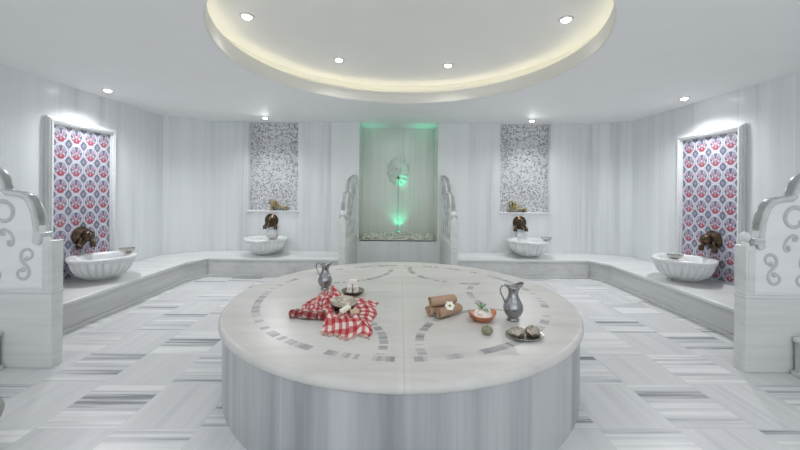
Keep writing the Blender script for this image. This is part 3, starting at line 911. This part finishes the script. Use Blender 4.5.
# bunched towel to the left of it: a tent-like heap with rolled folds along its front
fA = patch([(290, 319), (334, 320.5), (346, 296), (326, 290.5)])
def pA(s, t):
    v = fA(s, t)
    ridge = .085*smooth01(t*2.2)*smooth01((1-t)*3.0)*(.35+.65*smooth01(s*1.6))*smooth01((1-s)*3.5)
    roll_ = .052*exp(-((t-.10)/.11)**2)*(.75+.25*sin(s*15+1))*smooth01(min(s, 1-s)*9)
    wr = (.010*sin(13*s-9*t)+.009*sin(21*t+7*s)+.006*sin(31*s+3*t))*smooth01(min(s, 1-s, t, 1-t)*8)
    v.y += .012*sin(s*17)*(1-t); v.x += .014*sin(t*12)
    v.z = TZ+.004+max(0, ridge*.62+roll_+wr)
    return v
t = thing('checked_towel', 'red and white checked towel bunched up in front of the left jug', 'towel', on(315, 310), 0)
org = t.location.copy()
mb = MB(); mb.grid(lambda s, q: tuple(pA(s, q)-org), 80, 60, lambda s, q: (s*.55, q*.62+.04)); o = mb.build('cloth', CHECKD, t, smooth='all', fix=False)
sd = o.modifiers.new('Solid', 'SOLIDIFY'); sd.thickness = .004; sd.offset = -1
FOLD_SHADE = check_mat('red_check_cotton_fold', .5)
for k, (x0, x1, y0, y1, r) in enumerate(((289, 303, 317, 317.5, .026), (300, 322, 318.5, 319.2, .027), (317, 336, 319.2, 319.6, .028))):
    a, b = on(x0, y0)-org, on(x1, y1)-org
    a.z = b.z = r*.98-(0)
    mb = MB(); n = 14
    dirv = (b-a); 
    def cf(s, q):
        an = 2*pi*q; c = a+dirv*s; rr = r*(1-.55*abs(2*s-1)**5)*(1+.14*sin(3*an+s*9+k)+.08*sin(s*14+k*2))
        return (c.x, c.y+rr*1.25*cos(an), max(.001, c.z+rr*sin(an)))
    mb.grid(cf, 16, 20, lambda s, q: (s*.16+.02*k, q*.17))
    mb.build('rolled_fold', FOLD_SHADE, t, smooth='all', fix=False)

# metal bowl on the spread towel, soaps beside it
p = on(344, 313.5); p.z = TZ+.032
mb = MB(); mb.lathe([(0, 0), (.045, 0), (.07, .014), (.084, .036), (.089, .052), (.094, .054), (.092, .058), (.085, .053), (.078, .036), (.064, .018), (.022, .008), (.014, .018), (0, .02)], 44)
mb.mi = [0 if i < 44*6 else 1 for i in range(len(mb.f))]
o = tag(mb.build('bath_bowl', [plain('blackened_tin', (.10, .085, .07), .4, .8, var=.4, scale=70), plain('worn_tin', (.52, .47, .40), .3, .9, var=.35, scale=60)], smooth=True), 'dark tarnished metal bowl on the spread checked towel', 'bowl'); o.location = p; o.rotation_euler = (math.radians(8), 0, .2)
def soapbar(name, label, loc, rz, size, mat, group=None, tilt=0):
    mb = MB(); a, b, c = (q/2 for q in size); mb.box(-a, a, -b, b, 0, 2*c)
    o = mb.build(name, mat, None, bevel=min(size)*.22, seg=3); o.location = loc; o.rotation_euler = (0, tilt, rz)
    return tag(o, label, 'soap', group)
def top_of(px, py, base=None):
    """height of the spread towel under a photo point, by nearest sample"""
    q = on(px, py); best = min(((Vector(pB(i/40, j/40)) for i in range(41) for j in range(41))), key=lambda v: (v.x-q.x)**2+(v.y-q.y)**2)
    q.z = best.z+.002; return q
soapbar('soap_bar', 'cream soap bar on the towel leaning by the dark bowl', top_of(345.5, 324)+Vector((0, 0, .012)), .85, (.075, .034, .024), SOAP, tilt=-.25)
soapbar('soap_bar', 'yellow-brown soap bar on the towel right of the cream bar', top_of(354.5, 322.5)+Vector((0, 0, .004)), .25, (.06, .036, .022), SOAP2)
# low embossed dish with a stack of white soap
p = on(353, 294)
mb = MB(); mb.lathe([(0, 0), (.06, 0), (.076, .012), (.088, .03), (.094, .032), (.092, .036), (.084, .032), (.072, .016), (.058, .010), (0, .009)], 56, lambda th, r, z, i: (r*(1+(.025*cos(18*th) if r > .07 else 0)), z))
o = tag(mb.build('soap_dish', OLDMETAL, smooth='all'), 'embossed metal dish holding white soap behind the checked towel', 'dish'); o.location = p
for k, (dx, dy, dz, rz, l) in enumerate(((-.024, -.012, .010, 1.45, 'white soap bar in the metal dish, bottom left of the stack'), (.026, -.010, .010, 1.65, 'white soap bar in the metal dish, bottom right of the stack'),
                                         (-.022, -.008, .048, 1.5, 'white soap bar in the metal dish, second layer left'), (.024, -.006, .048, 1.62, 'white soap bar in the metal dish, second layer right'),
                                         (.0, -.004, .086, .15, 'white soap bar on top of the stack in the metal dish'))):
    soapbar('white_soap_bar', l, p+Vector((dx, dy, dz)), rz, (.072, .044, .037), WSOAP, 'white soap bars')

# rounded stone stool whose seat edge just enters the frame on the left
t = thing('stone_stool', 'grey rounded stool, only its seat edge showing at the left picture edge', 'stool', (-2.075, 1.58, 0))
mb = MB(); mb.lathe([(0, .26), (.12, .26), (.17, .27), (.20, .295), (.207, .325), (.20, .355), (.17, .375), (.10, .38), (0, .38)], 40); mb.build('seat', STOOL, t, smooth=True)
mb = MB(); mb.lathe([(0, 0), (.15, 0), (.14, .04), (.10, .12), (.085, .16), (.10, .23), (.12, .262)], 32); mb.build('pedestal', STOOL, t, smooth=True)

# ------------------------------------------------------------------ lamps
def lamp(name, kind, loc, energy, color=(1, .97, .92), size=.04, rot=(0, 0, 0), **kw):
    d = bpy.data.lights.new(name, kind); d.energy = energy; d.color = color
    if kind == 'AREA':
        d.shape = 'RECTANGLE'; d.size = kw['sx']; d.size_y = kw['sy']
    else: d.shadow_soft_size = size
    if kind == 'SPOT': d.spot_size = math.radians(kw.get('cone', 100)); d.spot_blend = kw.get('blend', .6)
    o = bpy.data.objects.new(name, d); COL.objects.link(o); o.location = loc; o.rotation_euler = rot
    return o
proto = None
def downlight(loc, label, group):
    global proto
    if proto is None:
        t = thing('ceiling_downlight', label, 'downlight', loc, 0, group)
        mb = MB(); mb.lathe([(.040, -.002), (.044, -.010), (.058, -.009), (.062, 0)], 28); mb.build('trim_ring', CHROME, t, smooth=True)
        mb = MB(); mb.lathe([(0, -.030), (.018, -.027), (.032, -.018), (.041, -.005)], 28); mb.build('lens', LAMP, t)
        proto = t
    else:
        t = dup(proto, loc, 0, label); t['group'] = group
    return t
def up(px, py, z): return at(px, py, z)
rec = [(247, 16, 'recessed downlight in the round ceiling recess, far left'), (339, 59.5, 'recessed downlight in the round ceiling recess, left of centre'),
       (448, 65, 'recessed downlight in the round ceiling recess, right of centre'), (566, 19, 'recessed downlight in the round ceiling recess, far right')]
spots = [up(x, y, ZU) for x, y, _ in rec]
for p, (_, _, l) in zip(spots, rec): downlight(p, l, 'downlights in the ceiling recess')
for p, e, tilt in [(spots[0], 22, 0), (spots[1], 48, 25), (spots[2], 48, 25), (spots[3], 22, 0), (Vector((-1.0, 2.0, ZU)), 16, 0), (Vector((.05, 1.85, ZU)), 16, 0), (Vector((1.1, 2.0, ZU)), 16, 0)]:
    lamp('recess_spot', 'SPOT', p+Vector((0, 0, -.036)), e, cone=112, blend=1, size=.05, rot=(math.radians(tilt), 0, 0))
edge_l = [((-3.63, 4.36), 'small ceiling downlight above the left tile panel', 135), ((3.64, 4.52), 'small ceiling downlight above the right tile panel', 135),
          ((-2.30, 5.98), 'small ceiling downlight above the left mosaic alcove', 115), ((2.25, 6.03), 'small ceiling downlight above the right mosaic alcove', 115)]
for (x, y), l, e_ in edge_l:
    downlight(Vector((x, y, ZC)), l, 'downlights at the walls')
    lamp('wall_spot', 'SPOT', (x, y, ZC-.036), e_, cone=155, blend=1, size=.04, color=(.97, .985, 1),
         rot=((math.radians(-30), 0, 0) if y > 5.5 else (0, math.radians(-18 if x < 0 else 18), 0)))
for x, y in ((-2.9, 1.2), (2.9, 1.2), (-2.2, -.6), (2.2, -.6), (0, -.7)):
    lamp('room_fill', 'SPOT', (x, y, ZC-.02), 62, cone=155, blend=.9, size=.12, color=(.97, .98, 1))  # added fill spots out of view, no fixtures built
lamp('rear_fill', 'AREA', (0, YR+.08, 1.5), 85, (.97, .98, 1), rot=(math.radians(90), 0, pi), sx=6, sy=2)  # added unseen fill light behind the camera
# coloured lamps of the fountain, then an added fill
lamp('fountain_green', 'SPOT', (-.02, YN-.10, .60), 9, (.06, 1, .52), .03, rot=(math.radians(182), 0, 0), cone=110, blend=.9)
lamp('fountain_green_side', 'SPOT', (.16, YN-.36, .62), 60, (.06, 1, .52), .03, rot=(Vector((.045, YN-.04, 1.63))-Vector((.16, YN-.36, .62))).to_track_quat('-Z', 'Y').to_euler(), cone=17, blend=.9)
for x, e in ((-.55, 1.5), (.42, 2.3)):
    lamp('niche_green', 'SPOT', (x, YN-.32, ZC-.32), e, (.06, 1, .55), .03, rot=(pi, 0, 0), cone=120, blend=.8)
lamp('niche_fill', 'SPOT', (-.03, YB+.12, ZC-.06), 3.0, (.95, 1, .96), .12, rot=(math.radians(24), 0, 0), cone=130, blend=1)  # added fill to brighten the niche, not a lamp of the fountain

# ------------------------------------------------------------------ camera and look
cd = bpy.data.cameras.new('camera'); cam = bpy.data.objects.new('camera', cd); COL.objects.link(cam)
cd.sensor_width = 36; cd.lens = F/800*36; cd.shift_y = (HY-225)/800; cd.clip_start = .05
cam.matrix_world = Matrix.Translation((0, 0, CZ)) @ Matrix.Rotation(pi/2, 4, 'X') @ Matrix.Rotation(ROLL, 4, 'Z')
SC.camera = cam
w = bpy.data.worlds.new('world'); SC.world = w; w.use_nodes = True
w.node_tree.nodes['Background'].inputs[0].default_value = (.8, .85, .9, 1); w.node_tree.nodes['Background'].inputs[1].default_value = .3
SC.view_settings.view_transform = 'Standard'; SC.view_settings.look = 'None'; SC.view_settings.exposure = -0.47
SC.cycles.max_bounces = 10; SC.cycles.diffuse_bounces = 6; SC.cycles.sample_clamp_indirect = 6
